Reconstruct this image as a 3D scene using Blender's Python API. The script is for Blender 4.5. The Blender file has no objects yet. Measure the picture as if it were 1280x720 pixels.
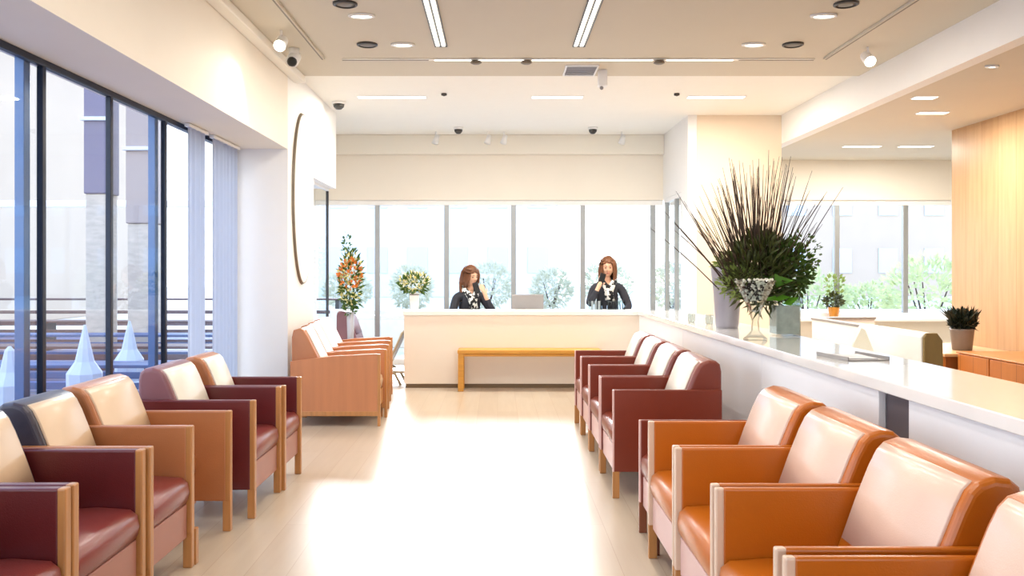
import bpy, bmesh, math, random
from mathutils import Vector, Matrix
random.seed(7)
PI = math.pi
SC = bpy.context.scene
COL = SC.collection

# ------------------------------------------------------------------ materials
def lin(c):
    return tuple(((v/255)/12.92 if v/255 <= 0.04045 else ((v/255+0.055)/1.055)**2.4) for v in c) + (1.0,)

def mat(name, rgb, rough=0.5, metal=0.0, noise=0.0, nscale=8.0, bump=0.0, bscale=60.0, spec=0.5,
        stretch=(1, 1, 1), coat=0.0, trans=0.0, emit=None, estr=0.0, sub=0.0, rgb2=None, alpha=1.0):
    m = bpy.data.materials.new(name); m.use_nodes = True
    nt = m.node_tree; b = nt.nodes['Principled BSDF']
    b.inputs['Base Color'].default_value = lin(rgb)
    b.inputs['Roughness'].default_value = rough
    b.inputs['Metallic'].default_value = metal
    b.inputs['Specular IOR Level'].default_value = spec
    b.inputs['Coat Weight'].default_value = coat
    b.inputs['Coat Roughness'].default_value = 0.15
    b.inputs['Transmission Weight'].default_value = trans
    if emit:
        b.inputs['Emission Color'].default_value = lin(emit)
        b.inputs['Emission Strength'].default_value = estr
    tc = nt.nodes.new('ShaderNodeTexCoord'); mp = nt.nodes.new('ShaderNodeMapping')
    mp.inputs['Scale'].default_value = stretch
    nt.links.new(tc.outputs['Object'], mp.inputs['Vector'])
    nz = nt.nodes.new('ShaderNodeTexNoise'); nz.inputs['Scale'].default_value = nscale; nz.inputs['Detail'].default_value = 4
    nt.links.new(mp.outputs['Vector'], nz.inputs['Vector'])
    mx = nt.nodes.new('ShaderNodeMix'); mx.data_type = 'RGBA'
    c2 = rgb2 if rgb2 else tuple(max(0, int(v*(1-noise))) for v in rgb)
    mx.inputs['A'].default_value = lin(rgb); mx.inputs['B'].default_value = lin(c2)
    nt.links.new(nz.outputs['Fac'], mx.inputs['Factor'])
    nt.links.new(mx.outputs['Result'], b.inputs['Base Color'])
    if bump > 0:
        n2 = nt.nodes.new('ShaderNodeTexNoise'); n2.inputs['Scale'].default_value = bscale
        nt.links.new(tc.outputs['Object'], n2.inputs['Vector'])
        bp = nt.nodes.new('ShaderNodeBump'); bp.inputs['Strength'].default_value = bump; bp.inputs['Distance'].default_value = 0.004
        nt.links.new(n2.outputs['Fac'], bp.inputs['Height']); nt.links.new(bp.outputs['Normal'], b.inputs['Normal'])
    return m

def glass_pane(name, tint=(250, 253, 255), refl=0.025):
    m = bpy.data.materials.new(name); m.use_nodes = True
    nt = m.node_tree; nt.nodes.clear()
    o = nt.nodes.new('ShaderNodeOutputMaterial'); t = nt.nodes.new('ShaderNodeBsdfTransparent')
    g = nt.nodes.new('ShaderNodeBsdfGlossy'); g.inputs['Roughness'].default_value = 0.02
    t.inputs['Color'].default_value = lin(tint)
    lw = nt.nodes.new('ShaderNodeLayerWeight'); lw.inputs['Blend'].default_value = 0.25
    mu = nt.nodes.new('ShaderNodeMath'); mu.operation = 'MULTIPLY'; mu.inputs[1].default_value = refl*5
    mx = nt.nodes.new('ShaderNodeMixShader')
    nt.links.new(lw.outputs['Fresnel'], mu.inputs[0]); nt.links.new(mu.outputs[0], mx.inputs['Fac'])
    nt.links.new(t.outputs[0], mx.inputs[1]); nt.links.new(g.outputs[0], mx.inputs[2]); nt.links.new(mx.outputs[0], o.inputs['Surface'])
    return m

def emis(name, rgb, s):
    m = bpy.data.materials.new(name); m.use_nodes = True
    nt = m.node_tree; nt.nodes.clear()
    o = nt.nodes.new('ShaderNodeOutputMaterial'); e = nt.nodes.new('ShaderNodeEmission')
    e.inputs['Color'].default_value = lin(rgb); e.inputs['Strength'].default_value = s
    nt.links.new(e.outputs[0], o.inputs['Surface']); return m

def planks(name, c1, c2, c3, bw, bl, along='Y', rough=0.35, mortar=0.002, gapcol=None, grain=0.35, coat=0.0):
    """board material: boards bl long, bw wide"""
    m = bpy.data.materials.new(name); m.use_nodes = True
    nt = m.node_tree; b = nt.nodes['Principled BSDF']; L = nt.links.new
    tc = nt.nodes.new('ShaderNodeTexCoord'); mp = nt.nodes.new('ShaderNodeMapping')
    L(tc.outputs['Object'], mp.inputs['Vector'])
    if along == 'Y': mp.inputs['Rotation'].default_value = (0, 0, PI/2)
    if along == 'Z': mp.inputs['Rotation'].default_value = (0, PI/2, 0)
    if along == 'ZY':
        mp.inputs['Rotation'].default_value = (0, PI/2, 0)
    br = nt.nodes.new('ShaderNodeTexBrick')
    br.inputs['Scale'].default_value = 1; br.inputs['Brick Width'].default_value = bl; br.inputs['Row Height'].default_value = bw
    br.inputs['Mortar Size'].default_value = mortar; br.inputs['Mortar Smooth'].default_value = 0.3
    br.inputs['Color1'].default_value = lin(c1); br.inputs['Color2'].default_value = lin(c2)
    br.inputs['Mortar'].default_value = lin(gapcol or tuple(int(v*0.8) for v in c1))
    L(mp.outputs['Vector'], br.inputs['Vector'])
    mp2 = nt.nodes.new('ShaderNodeMapping'); L(mp.outputs['Vector'], mp2.inputs['Vector']); mp2.inputs['Scale'].default_value = (1.2, 14, 14)
    nz = nt.nodes.new('ShaderNodeTexNoise'); nz.inputs['Scale'].default_value = 1.6; nz.inputs['Detail'].default_value = 6
    L(mp2.outputs['Vector'], nz.inputs['Vector'])
    mx = nt.nodes.new('ShaderNodeMix'); mx.data_type = 'RGBA'
    mu = nt.nodes.new('ShaderNodeMath'); mu.operation = 'MULTIPLY'; mu.inputs[1].default_value = grain
    L(nz.outputs['Fac'], mu.inputs[0]); L(mu.outputs[0], mx.inputs['Factor'])
    L(br.outputs['Color'], mx.inputs['A']); mx.inputs['B'].default_value = lin(c3)
    L(mx.outputs['Result'], b.inputs['Base Color'])
    b.inputs['Roughness'].default_value = rough; b.inputs['Coat Weight'].default_value = coat; b.inputs['Coat Roughness'].default_value = 0.2
    return m

M = {}
M['wall'] = mat('warm_white_paint', (244, 236, 222), 0.7, noise=0.02, nscale=3)
M['wall_white'] = mat('white_paint', (246, 244, 240), 0.6, noise=0.01)
M['wall_peach'] = mat('peach_paint', (245, 226, 200), 0.7, noise=0.02, nscale=3)
M['ceil_dim'] = mat('dimmer_ceiling_paint', (216, 208, 190), 0.75, noise=0.02, nscale=2)  # ceiling tone darkened to stand for weaker light away from the far windows
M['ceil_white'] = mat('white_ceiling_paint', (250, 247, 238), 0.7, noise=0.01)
M['pelmet'] = mat('cream_pelmet_paint', (242, 236, 222), 0.6)
M['floor'] = planks('pale_oak_floor', (204, 189, 168), (195, 178, 156), (160, 136, 110), 0.18, 1.8, 'Y', 0.30, 0.0015, (176, 150, 126), 0.4, coat=0.25)
M['oak_panel'] = planks('light_oak_wall_panelling', (218, 180, 136), (204, 164, 118), (168, 122, 78), 0.30, 30, 'ZY', 0.4, 0.003, (170, 120, 70), 0.75)
M['quartz'] = mat('white_polished_stone', (246, 245, 243), 0.06, noise=0.03, nscale=5, coat=0.6, spec=0.7)
M['counter'] = mat('white_counter_laminate', (240, 241, 246), 0.35, noise=0.01)
M['desk'] = mat('cream_desk_laminate', (240, 228, 212), 0.4, noise=0.02, nscale=2)
M['plinth'] = mat('brown_plinth', (120, 98, 70), 0.5, noise=0.1)
M['wood_lit'] = mat('lit_honey_wood', (230, 196, 170), 0.35, noise=0.15, nscale=3, stretch=(14, 14, 1), coat=0.3)  # honey wood lightened to hold the light on the right-row posts
M['wood'] = mat('honey_wood', (206, 140, 78), 0.35, noise=0.25, nscale=3, stretch=(14, 14, 1), coat=0.3)
M['woodL'] = mat('amber_bench_wood', (226, 160, 62), 0.4, noise=0.18, nscale=4, stretch=(1, 14, 14))
M['woodR'] = mat('walnut_red_wood', (150, 84, 54), 0.35, noise=0.25, nscale=3, stretch=(14, 14, 1), coat=0.3)
M['panel_wood'] = mat('cherry_side_panel', (206, 134, 88), 0.4, noise=0.16, nscale=2.2, stretch=(9, 9, 0.6))
M['tan'] = mat('tan_orange_leather', (192, 101, 16), 0.32, noise=0.12, nscale=5, bump=0.15, bscale=220, coat=0.15)
M['tanL'] = mat('caramel_leather', (188, 118, 70), 0.36, noise=0.12, nscale=5, bump=0.15, bscale=220, coat=0.15)
M['maroon'] = mat('dark_maroon_leather', (104, 30, 30), 0.36, noise=0.15, nscale=5, bump=0.15, bscale=220, coat=0.15)
M['maroonS'] = mat('maroon_seat_leather', (136, 56, 50), 0.3, noise=0.15, nscale=5, bump=0.15, bscale=220, coat=0.2)
M['redbrown'] = mat('red_brown_leather', (128, 47, 24), 0.36, noise=0.14, nscale=5, bump=0.15, bscale=220, coat=0.15)
M['mauve'] = mat('mauve_leather', (140, 92, 96), 0.4, noise=0.1, bump=0.1, bscale=200)
M['slate'] = mat('slate_leather', (72, 64, 74), 0.4, noise=0.15, bump=0.1, bscale=200)
M['cream'] = mat('ivory_leather_and_sheen', (238, 228, 212), 0.3, noise=0.04, bump=0.12, bscale=220, coat=0.15)  # on the armchair backs this ivory stands for window sheen
M['sand'] = mat('sand_leather_and_sheen', (228, 198, 164), 0.3, noise=0.05, bump=0.12, bscale=220, coat=0.15)  # on the left-row backs the pale sand stands for window sheen
M['tan_sheen'] = mat('blush_sheen_leather', (226, 192, 172), 0.26, noise=0.06, bump=0.12, bscale=220, coat=0.25)  # window sheen painted into the back faces of the tan chairs
M['pinkap'] = mat('pale_pink_vinyl_and_sheen', (222, 180, 172), 0.35, noise=0.05)  # painted light on the right-row aprons; also colours the thin posts
M['roseap'] = mat('rose_lit_vinyl', (172, 112, 96), 0.35, noise=0.08)  # rose tone holds the light falling on the left-row aprons
M['navy'] = mat('navy_window_metal', (28, 36, 54), 0.35, metal=0.3, noise=0.1)
M['blue_fin'] = mat('blue_grey_steel', (72, 104, 150), 0.3, metal=0.4, noise=0.1)
M['alu'] = mat('grey_window_metal', (170, 173, 174), 0.4, metal=0.5, noise=0.05)
M['glass'] = glass_pane('window_glass')
M['acrylic'] = glass_pane('clear_acrylic', (240, 244, 244), 0.12)
M['curtain'] = mat('pale_blue_sheer_fabric', (232, 234, 240), 0.8, noise=0.05)
M['black'] = mat('black_plastic', (22, 20, 20), 0.4)
M['dark'] = mat('dark_grey_plastic', (60, 58, 56), 0.4)
M['white'] = mat('white_plastic', (244, 243, 240), 0.35)
M['silver'] = mat('silver_plastic', (150, 145, 143), 0.45, metal=0.1)
M['bronze'] = mat('dark_bronze_metal', (140, 128, 110), 0.45, metal=0.3, noise=0.2)
M['lamp'] = emis('lamp_glow', (255, 244, 224), 9)
M['lampsoft'] = emis('strip_lamp_glow', (255, 250, 240), 3.0)
M['clear'] = mat('clear_crystal', (250, 252, 252), 0.02, trans=1.0)
M['clear'].node_tree.nodes['Principled BSDF'].inputs['IOR'].default_value = 1.45
M['vase_grey'] = mat('lilac_grey_ceramic', (176, 172, 182), 0.3, noise=0.35, nscale=3, stretch=(3, 3, 0.7), coat=0.4)
M['pot_grey'] = mat('warm_grey_ceramic', (128, 112, 102), 0.5, noise=0.15)
M['pot_orange'] = mat('orange_ceramic', (226, 150, 50), 0.4, noise=0.05)
M['leaf'] = mat('mid_green_leaf', (84, 116, 44), 0.5, noise=0.5, nscale=12)
M['leafd'] = mat('dark_olive_leaf', (82, 90, 38), 0.5, noise=0.4, nscale=14)
M['leafb'] = mat('bright_green_leaf', (96, 160, 40), 0.4, noise=0.25, nscale=6)
M['leafp'] = mat('pale_green_leaf', (150, 170, 90), 0.5, noise=0.3, nscale=12)
M['leafk'] = mat('blackish_green_leaf', (34, 44, 28), 0.45, noise=0.4, nscale=14)
M['grass'] = mat('brown_grass_stem', (84, 62, 46), 0.6, noise=0.4, nscale=9)
M['yellow'] = mat('yellow_cream_petal', (238, 224, 150), 0.6, noise=0.1)
M['orange'] = mat('orange_petal', (232, 130, 52), 0.6, noise=0.2)
M['petalw'] = mat('white_petal', (246, 244, 232), 0.6)
M['berry'] = mat('black_berry', (28, 24, 24), 0.4)
M['skin'] = mat('skin', (232, 182, 150), 0.5, noise=0.04)
M['hair1'] = mat('auburn_hair', (128, 74, 36), 0.45, noise=0.4, nscale=30, stretch=(1, 1, 0.15))
M['hair2'] = mat('chestnut_hair', (138, 82, 42), 0.45, noise=0.4, nscale=30, stretch=(1, 1, 0.15))
M['jacket'] = mat('charcoal_wool', (44, 44, 54), 0.8, noise=0.2)
M['lip'] = mat('lip', (180, 96, 88), 0.5)
M['shoe'] = mat('black_shoe', (26, 24, 24), 0.4)
M['steel'] = mat('brushed_steel', (170, 170, 170), 0.3, metal=0.9)
M['olive'] = mat('olive_brown_fabric', (150, 124, 74), 0.7, noise=0.2, nscale=4, stretch=(6, 6, 1))
M['cabinet'] = planks('orange_oak_cabinet', (206, 128, 60), (200, 120, 54), (170, 92, 34), 0.22, 5, 'ZY', 0.4, 0.003, (120, 66, 26), 0.5)
M['cab_top'] = mat('pale_oak_top', (226, 180, 128), 0.35, noise=0.15, nscale=3, stretch=(1, 10, 10))
M['bent'] = mat('bleached_wood', (196, 170, 132), 0.4, noise=0.2, nscale=4)
M['paper'] = mat('printed_paper', (225, 225, 228), 0.5, noise=0.25, nscale=12)
# outside
M['paving'] = mat('pale_paving', (226, 222, 212), 0.8, noise=0.12, nscale=0.6)
M['stucco'] = mat('beige_stucco', (196, 178, 160), 0.8, noise=0.06, nscale=1)
M['stone_wall'] = mat('cream_garden_wall', (232, 220, 200), 0.8, noise=0.08)
M['lilac_wall'] = mat('lilac_grey_cladding', (120, 112, 132), 0.6, noise=0.1, nscale=1)
M['beige_col'] = mat('greige_cladding', (168, 152, 146), 0.6, noise=0.08, nscale=1)
M['brickish'] = mat('pale_brick', (214, 198, 180), 0.8, noise=0.25, nscale=6, stretch=(1, 1, 3))
M['paleb'] = mat('pale_cladding', (214, 218, 224), 0.7, noise=0.06, nscale=1)
M['win_dark'] = mat('dark_far_glass', (120, 134, 156), 0.3)
M['cone'] = mat('pale_grey_blue_cloth', (196, 204, 218), .8, noise=.1)
M['bench_brown'] = mat('brown_slats', (112, 84, 78), 0.6, noise=0.3, nscale=2, stretch=(0.5, 6, 6))
M['bench_blue'] = mat('slate_blue_slats', (86, 104, 142), 0.6, noise=0.3, nscale=2, stretch=(0.5, 6, 6))
M['pane_pale'] = mat('pale_far_glass', (192, 198, 206), 0.5)
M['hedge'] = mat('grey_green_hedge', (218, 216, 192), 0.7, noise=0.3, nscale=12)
def translucent(m, f):
    nt = m.node_tree; b = nt.nodes['Principled BSDF']; o = nt.nodes['Material Output']
    t = nt.nodes.new('ShaderNodeBsdfTranslucent'); t.inputs['Color'].default_value = b.inputs['Base Color'].default_value
    x = nt.nodes.new('ShaderNodeMixShader'); x.inputs['Fac'].default_value = f
    nt.links.new(b.outputs[0], x.inputs[1]); nt.links.new(t.outputs[0], x.inputs[2]); nt.links.new(x.outputs[0], o.inputs['Surface'])
translucent(M['curtain'], .5)
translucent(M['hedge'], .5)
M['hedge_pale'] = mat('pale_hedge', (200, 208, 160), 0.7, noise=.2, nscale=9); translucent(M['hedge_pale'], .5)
for k_ in ('leaf', 'leafp', 'leafb', 'yellow', 'petalw', 'orange'): translucent(M[k_], .3)
def stripes(name):
    m = bpy.data.materials.new(name); m.use_nodes = True; nt = m.node_tree; b = nt.nodes['Principled BSDF']; L = nt.links.new
    tc = nt.nodes.new('ShaderNodeTexCoord'); mp = nt.nodes.new('ShaderNodeMapping'); mp.inputs['Scale'].default_value = (0.10, 2.4, 1)
    L(tc.outputs['Object'], mp.inputs['Vector'])
    nz = nt.nodes.new('ShaderNodeTexNoise'); nz.inputs['Scale'].default_value = 1.3; nz.inputs['Detail'].default_value = 5
    L(mp.outputs['Vector'], nz.inputs['Vector'])
    cr = nt.nodes.new('ShaderNodeValToRGB'); L(nz.outputs['Fac'], cr.inputs['Fac'])
    e = cr.color_ramp.elements; e[0].position = 0.36; e[0].color = lin((52, 66, 108)); e[1].position = 0.66; e[1].color = lin((206, 214, 232))
    x = e.new(0.45); x.color = lin((84, 70, 84)); x = e.new(0.52); x.color = lin((92, 116, 164)); x = e.new(0.58); x.color = lin((128, 104, 104))
    L(cr.outputs['Color'], b.inputs['Base Color']); b.inputs['Roughness'].default_value = 0.5
    return m
M['deck'] = stripes('blue_brown_board_deck')
def checker_cloth():
    m = bpy.data.materials.new('black_white_scarf'); m.use_nodes = True; nt = m.node_tree; b = nt.nodes['Principled BSDF']
    tc = nt.nodes.new('ShaderNodeTexCoord'); v = nt.nodes.new('ShaderNodeTexNoise'); v.inputs['Scale'].default_value = 22
    cr = nt.nodes.new('ShaderNodeValToRGB'); cr.color_ramp.interpolation = 'CONSTANT'
    cr.color_ramp.elements[0].color = lin((30, 30, 34)); cr.color_ramp.elements[1].color = lin((236, 234, 228)); cr.color_ramp.elements[1].position = 0.5
    nt.links.new(tc.outputs['Object'], v.inputs['Vector']); nt.links.new(v.outputs['Fac'], cr.inputs['Fac']); nt.links.new(cr.outputs['Color'], b.inputs['Base Color'])
    b.inputs['Roughness'].default_value = 0.8
    return m
M['scarf'] = checker_cloth()

# ------------------------------------------------------------------ mesh helpers
def obj(name, bm, m, parent=None, smooth=False, loc=None, rot=None):
    me = bpy.data.meshes.new(name)
    bm.normal_update(); bm.to_mesh(me); bm.free()
    me.materials.append(m)
    if smooth:
        for p in me.polygons: p.use_smooth = True
    o = bpy.data.objects.new(name, me); COL.objects.link(o)
    if parent is not None: o.parent = parent
    if loc is not None: o.location = loc
    if rot is not None: o.rotation_euler = rot
    return o

def box(bm, x0, x1, y0, y1, z0, z1, bev=0.0, seg=2):
    r = bmesh.ops.create_cube(bm, size=1.0)
    vs = r['verts']
    for v in vs:
        v.co = Vector((x0 + (v.co.x+.5)*(x1-x0), y0 + (v.co.y+.5)*(y1-y0), z0 + (v.co.z+.5)*(z1-z0)))
    if bev > 0:
        es = list({e for v in vs for e in v.link_edges})
        bmesh.ops.bevel(bm, geom=es, offset=bev, segments=seg, affect='EDGES', profile=0.5)
    return vs

def nb(): return bmesh.new()
def bx(x0, x1, y0, y1, z0, z1, bev=0.0, seg=2):
    bm = nb(); box(bm, x0, x1, y0, y1, z0, z1, bev, seg); return bm

def prism(bm, pts, a0, a1, axis='y', bev=0.0, seg=2):
    """pts: (u,v) polygon; extruded along axis. axis y: u=x v=z; axis x: u=y v=z; axis z: u=x v=y"""
    def P(u, v, a):
        return {'y': (u, a, v), 'x': (a, u, v), 'z': (u, v, a)}[axis]
    A = [bm.verts.new(P(u, v, a0)) for u, v in pts]; B = [bm.verts.new(P(u, v, a1)) for u, v in pts]
    fs = [bm.faces.new(A), bm.faces.new(B[::-1])]
    n = len(pts)
    for i in range(n): fs.append(bm.faces.new((A[i], B[i], B[(i+1) % n], A[(i+1) % n])))
    bmesh.ops.recalc_face_normals(bm, faces=fs)
    if bev > 0:
        es = list({e for f in fs[:2] for e in f.edges})
        bmesh.ops.bevel(bm, geom=es, offset=bev, segments=seg, affect='EDGES', profile=0.5)

def lathe(bm, prof, n=28, c=(0, 0), sx=1.0, sy=1.0, phase=0.0):
    rings = []
    for r, z in prof:
        rings.append([bm.verts.new((c[0]+sx*r*math.cos(2*PI*k/n+phase), c[1]+sy*r*math.sin(2*PI*k/n+phase), z)) for k in range(n)])
    for a, b in zip(rings, rings[1:]):
        for k in range(n): bm.faces.new((a[k], a[(k+1) % n], b[(k+1) % n], b[k]))
    if prof[0][0] > 1e-6: bm.faces.new(rings[0][::-1])
    if prof[-1][0] > 1e-6: bm.faces.new(rings[-1])
    bmesh.ops.recalc_face_normals(bm, faces=bm.faces[:])

def tube(bm, pts, r0, r1=None, n=8):
    r1 = r0 if r1 is None else r1
    pts = [Vector(p) for p in pts]; rings = []
    for i, p in enumerate(pts):
        d = (pts[min(i+1, len(pts)-1)] - pts[max(i-1, 0)]).normalized()
        up = Vector((0, 0, 1)) if abs(d.z) < 0.95 else Vector((1, 0, 0))
        a = d.cross(up).normalized(); b = d.cross(a).normalized()
        r = r0 + (r1-r0)*i/(len(pts)-1)
        rings.append([bm.verts.new(p + a*r*math.cos(2*PI*k/n) + b*r*math.sin(2*PI*k/n)) for k in range(n)])
    for a, b in zip(rings, rings[1:]):
        for k in range(n): bm.faces.new((a[k], a[(k+1) % n], b[(k+1) % n], b[k]))
    bm.faces.new(rings[0][::-1]); bm.faces.new(rings[-1])

def ball(bm, c, r, sx=1, sy=1, sz=1, sub=2):
    m4 = Matrix.Translation(c) @ Matrix.Diagonal((r*sx, r*sy, r*sz, 1))
    return bmesh.ops.create_icosphere(bm, subdivisions=sub, radius=1, matrix=m4)['verts']

def leaf(bm, p, d, L, w, bend=0.3):
    d = d.normalized(); s = d.cross(Vector((random.uniform(-1, 1), random.uniform(-1, 1), random.uniform(-.3, 1))))
    if s.length < 1e-3: s = d.cross(Vector((0, 1, 0)))
    s.normalize(); nrm = s.cross(d)
    a = bm.verts.new(p); m1 = bm.verts.new(p + d*L*.45 + s*w*.5 + nrm*bend*L*.1); m2 = bm.verts.new(p + d*L*.45 - s*w*.5 + nrm*bend*L*.1)
    mm = bm.verts.new(p + d*L*.5 - nrm*bend*L*.04); t = bm.verts.new(p + d*L - nrm*bend*L*.25)
    bm.faces.new((a, m1, mm)); bm.faces.new((a, mm, m2)); bm.faces.new((m1, t, mm)); bm.faces.new((mm, t, m2))

def foliage(bm, c, rad, n, L, w, up=0.2):
    c = Vector(c)
    for _ in range(n):
        while True:
            u = Vector((random.uniform(-1, 1), random.uniform(-1, 1), random.uniform(-1, 1)))
            if 0.05 < u.length < 1: break
        u = u.normalized() * (u.length**0.6)
        p = c + Vector((u.x*rad[0], u.y*rad[1], u.z*rad[2]))
        d = Vector((u.x, u.y, u.z+up)) + Vector((random.uniform(-.7, .7), random.uniform(-.7, .7), random.uniform(-.5, .7)))
        leaf(bm, p, d, L*random.uniform(.7, 1.3), w*random.uniform(.7, 1.3))

def tag(o, label, cat, group=None, kind=None):
    o['label'] = label; o['category'] = cat
    if group: o['group'] = group
    if kind: o['kind'] = kind
    return o
def thing(name, label, cat, loc=(0, 0, 0), rz=0, group=None):
    o = bpy.data.objects.new(name, None); COL.objects.link(o); o.empty_display_size = 0.1
    o.location = loc; o.rotation_euler = (0, 0, rz)
    return tag(o, label, cat, group)
def struct(name, bm, m, parent=None, smooth=False):
    o = obj(name, bm, m, parent, smooth)
    if parent is None: o['kind'] = 'structure'
    return o
def sempty(name):
    o = bpy.data.objects.new(name, None); COL.objects.link(o); o['kind'] = 'structure'; return o

# ------------------------------------------------------------------ room geometry
XL, XG = -1.92, -2.40          # left wall face / left glass
YB, YF = -3.0, 12.2            # back wall, far window wall
HC, HW, HL = 3.14, 2.41, 2.825 # main ceiling, left window head, low ceiling
HB = 3.17
XB, XO, XR = 3.42, 4.95, 7.2   # beam, oak wall, far right wall

struct('floor', bx(-2.7, XR, YB-0.2, YF+0.1, -0.12, 0), M['floor'])
bm = nb(); box(bm, XL-0.02, XB, YB, 8.33, HC, HC+0.2); struct('ceiling', bm, M['ceil_dim'])
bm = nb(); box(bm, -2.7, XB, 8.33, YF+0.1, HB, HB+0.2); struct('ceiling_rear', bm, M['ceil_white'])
bm = nb(); box(bm, XB+0.12, XR+.1, YB, YF+0.1, HL, HL+0.2); struct('ceiling_right', bm, M['ceil_dim'])
bm = nb(); box(bm, XB, XB+0.12, YB, YF, HL, HC+0.2); struct('trim_beam_right', bm, M['wall_white'])
# left wall: header over the big window, pier, wall with small window
bm = nb()
box(bm, XG-0.12, XL, YB, 8.05, HW, HC+0.1)
struct('wall_left', bm, M['wall'])
bm = nb(); box(bm, XG-0.12, XL, 8.05, 9.18, 0, HB); box(bm, XG-0.12, XL, 9.18, 10.46, 2.27, HB); box(bm, XG-.12, XL, 9.18, 10.46, 0, 0.15)
struct('wall_left_pier', bm, M['wall_white'])
bm = nb(); box(bm, -2.7, -2.53, 10.46, YF+0.1, 0, HB); struct('wall_left_far', bm, M['wall'])
# cove trim at the top of the left wall
struct('trim_1', bx(XL, XL+0.10, YB, 8.33, HC-0.07, HC, 0.01), M['ceil_white'])
struct('baseboard_left', bx(XL, XL+0.012, 8.06, 9.18, 0, 0.09, 0.003), M['wall_white'])
# far wall: sill wall, head wall, pelmet
bm = nb(); box(bm, -2.53, XR, YF, YF+0.15, 2.276, HB+.1); struct('wall_back', bm, M['wall'])
bm = nb(); box(bm, 2.3, XR, YF, YF+0.15, 0, 0.60); struct('wall_back_low', bm, M['wall'])
struct('trim_2', bx(-2.52, 2.29, YF-0.10, YF, 2.90, HB, 0.008), M['pelmet'])
struct('trim_3', bx(2.45, XR, YF-0.16, YF+0.02, 0.60, 0.64, 0.008), M['wall_white'])
# pier between the two rooms
bm = nb(); box(bm, 2.402, XB, 10.6, 10.75, 0, HB); struct('wall_pier', bm, M['wall_peach'])
bm = nb(); box(bm, 2.292, 2.40, 10.6, 11.0, 0, HB); box(bm, 2.292, 2.40, 11.0, YF, 2.28, HB); box(bm, 2.292, 2.40, 11.0, YF, 0, 0.1)
struct('wall_pier_side', bm, M['wall_white'])
# oak wall at the right
bm = nb(); box(bm, XO, XO+0.15, YB, 9.59, 0, HL); struct('wall_right', bm, M['oak_panel'])
bm = nb(); box(bm, XR, XR+0.1, YB, YF+.1, 0, HL+.1); struct('wall_right_far', bm, M['wall'])
# rear wall (behind the viewer); its unseen window band is added for fill
bm = nb(); box(bm, XG-.12, XR, YB-.15, YB, 0, 0.5); box(bm, XG-.12, XR, YB-.15, YB, 2.5, HC+.1)
for a in (-2.52, 0.5, 3.4, 6.9): box(bm, a, a+.3, YB-.15, YB, .5, 2.5)
struct('wall_front', bm, M['wall'])

# ------------------------------------------------------------------ windows
def window_run(name, axis, plane, s0, s1, z0, z1, mull, mw, md, fm, fins=()):
    """axis 'y': run along y at x=plane ; axis 'x': run along x at y=plane"""
    w = sempty(name)
    def B(a0, a1, d0, d1, zz0, zz1, bev=0.004):
        return bx(plane+d0, plane+d1, a0, a1, zz0, zz1, bev) if axis == 'y' else bx(a0, a1, plane+d0, plane+d1, zz0, zz1, bev)
    bm = nb()
    for a, b, c, d in ((s0, s1, z0, z0+mw), (s0, s1, z1-mw, z1)):
        if axis == 'y': box(bm, plane-md/2, plane+md/2, a, b, c, d, .003)
        else: box(bm, a, b, plane-md/2, plane+md/2, c, d, .003)
    obj('window_frame', bm, fm if fm is M['navy'] else M['white'], w)
    for s in mull: obj('mullion', B(s-mw/2, s+mw/2, -md/2, md/2, z0+mw, z1-mw), fm, w)
    for s in fins: obj('fin', B(s-0.02, s+0.04, -md/2-0.055, -md/2-0.004, z0, z1), M['blue_fin'], w)
    edges = sorted([s0] + list(mull) + [s1])
    for a, b in zip(edges, edges[1:]):
        if b-a > 0.15: obj('pane', B(a+mw/2, b-mw/2, -0.004, 0.004, z0+mw, z1-mw, 0), M['glass'], w)
    return w
window_run('window_1', 'y', XG, YB, 8.05, 0.0, HW, [8.0, 7.12, 6.33, 5.44, 4.63, 3.78, 2.95, 2.1, 1.25, .4, -.45, -1.3, -2.15], 0.038, 0.034, M['navy'], fins=(4.52, 6.24))
PX = lambda x, z: (x-622)/1100*z
far_m = [PX(x, YF) for x in (471, 558, 642, 729, 817)]
window_run('window_2', 'x', YF+0.07, -2.53, 2.3, 0.0, 2.276, far_m, 0.07, 0.06, M['alu'])
window_run('window_3', 'x', YF+0.07, 2.4, XR, 0.64, 2.276, [PX(x, YF) for x in (962, 1048, 1134, 1220)], 0.07, 0.06, M['alu'])
window_run('window_4', 'y', XL-0.10, 9.18, 10.46, 0.15, 2.27, [9.20, 10.44], 0.03, 0.03, M['dark'])
window_run('window_5', 'y', 2.33, 11.0, YF-.03, 0.1, 2.28, [11.05, 11.45, 12.1], 0.05, 0.06, M['alu'])
window_run('unseen_fill_window', 'x', YB-.07, -2.4, XR, 0.5, 2.5, [-1, 2, 5], 0.06, 0.06, M['alu'])  # unseen window added to bring in light from behind the viewer

# sheer curtains on the left window
def curtain(y0, y1, label):
    bm = nb(); n = int((y1-y0)/0.012); prev = None
    for side in (0, 1):
        pass
    rows = []
    for i in range(n+1):
        y = y0 + (y1-y0)*i/n
        x = -2.33 + 0.016*math.sin(i*0.75)+0.004*math.sin(i*2.1)
        rows.append((bm.verts.new((x, y, 0.02)), bm.verts.new((x, y, HW-0.03))))
    for a, b in zip(rows, rows[1:]): bm.faces.new((a[0], b[0], b[1], a[1]))
    bmesh.ops.solidify(bm, geom=bm.faces[:], thickness=0.003)
    c = obj('sheer_curtain', bm, M['curtain'], None, True)
    tag(c, label, 'curtain')
    rail = obj('curtain_rail', bx(-2.35, -2.31, y0-.02, y1+.02, HW-0.03, HW-0.005, .003), M['white'], c)
curtain(6.62, 7.02, 'narrow pale blue pleated sheer curtain, the nearer of two on the left window')
curtain(7.19, 7.88, 'wide pale blue pleated sheer curtain in the end bay beside the white pier')

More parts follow.
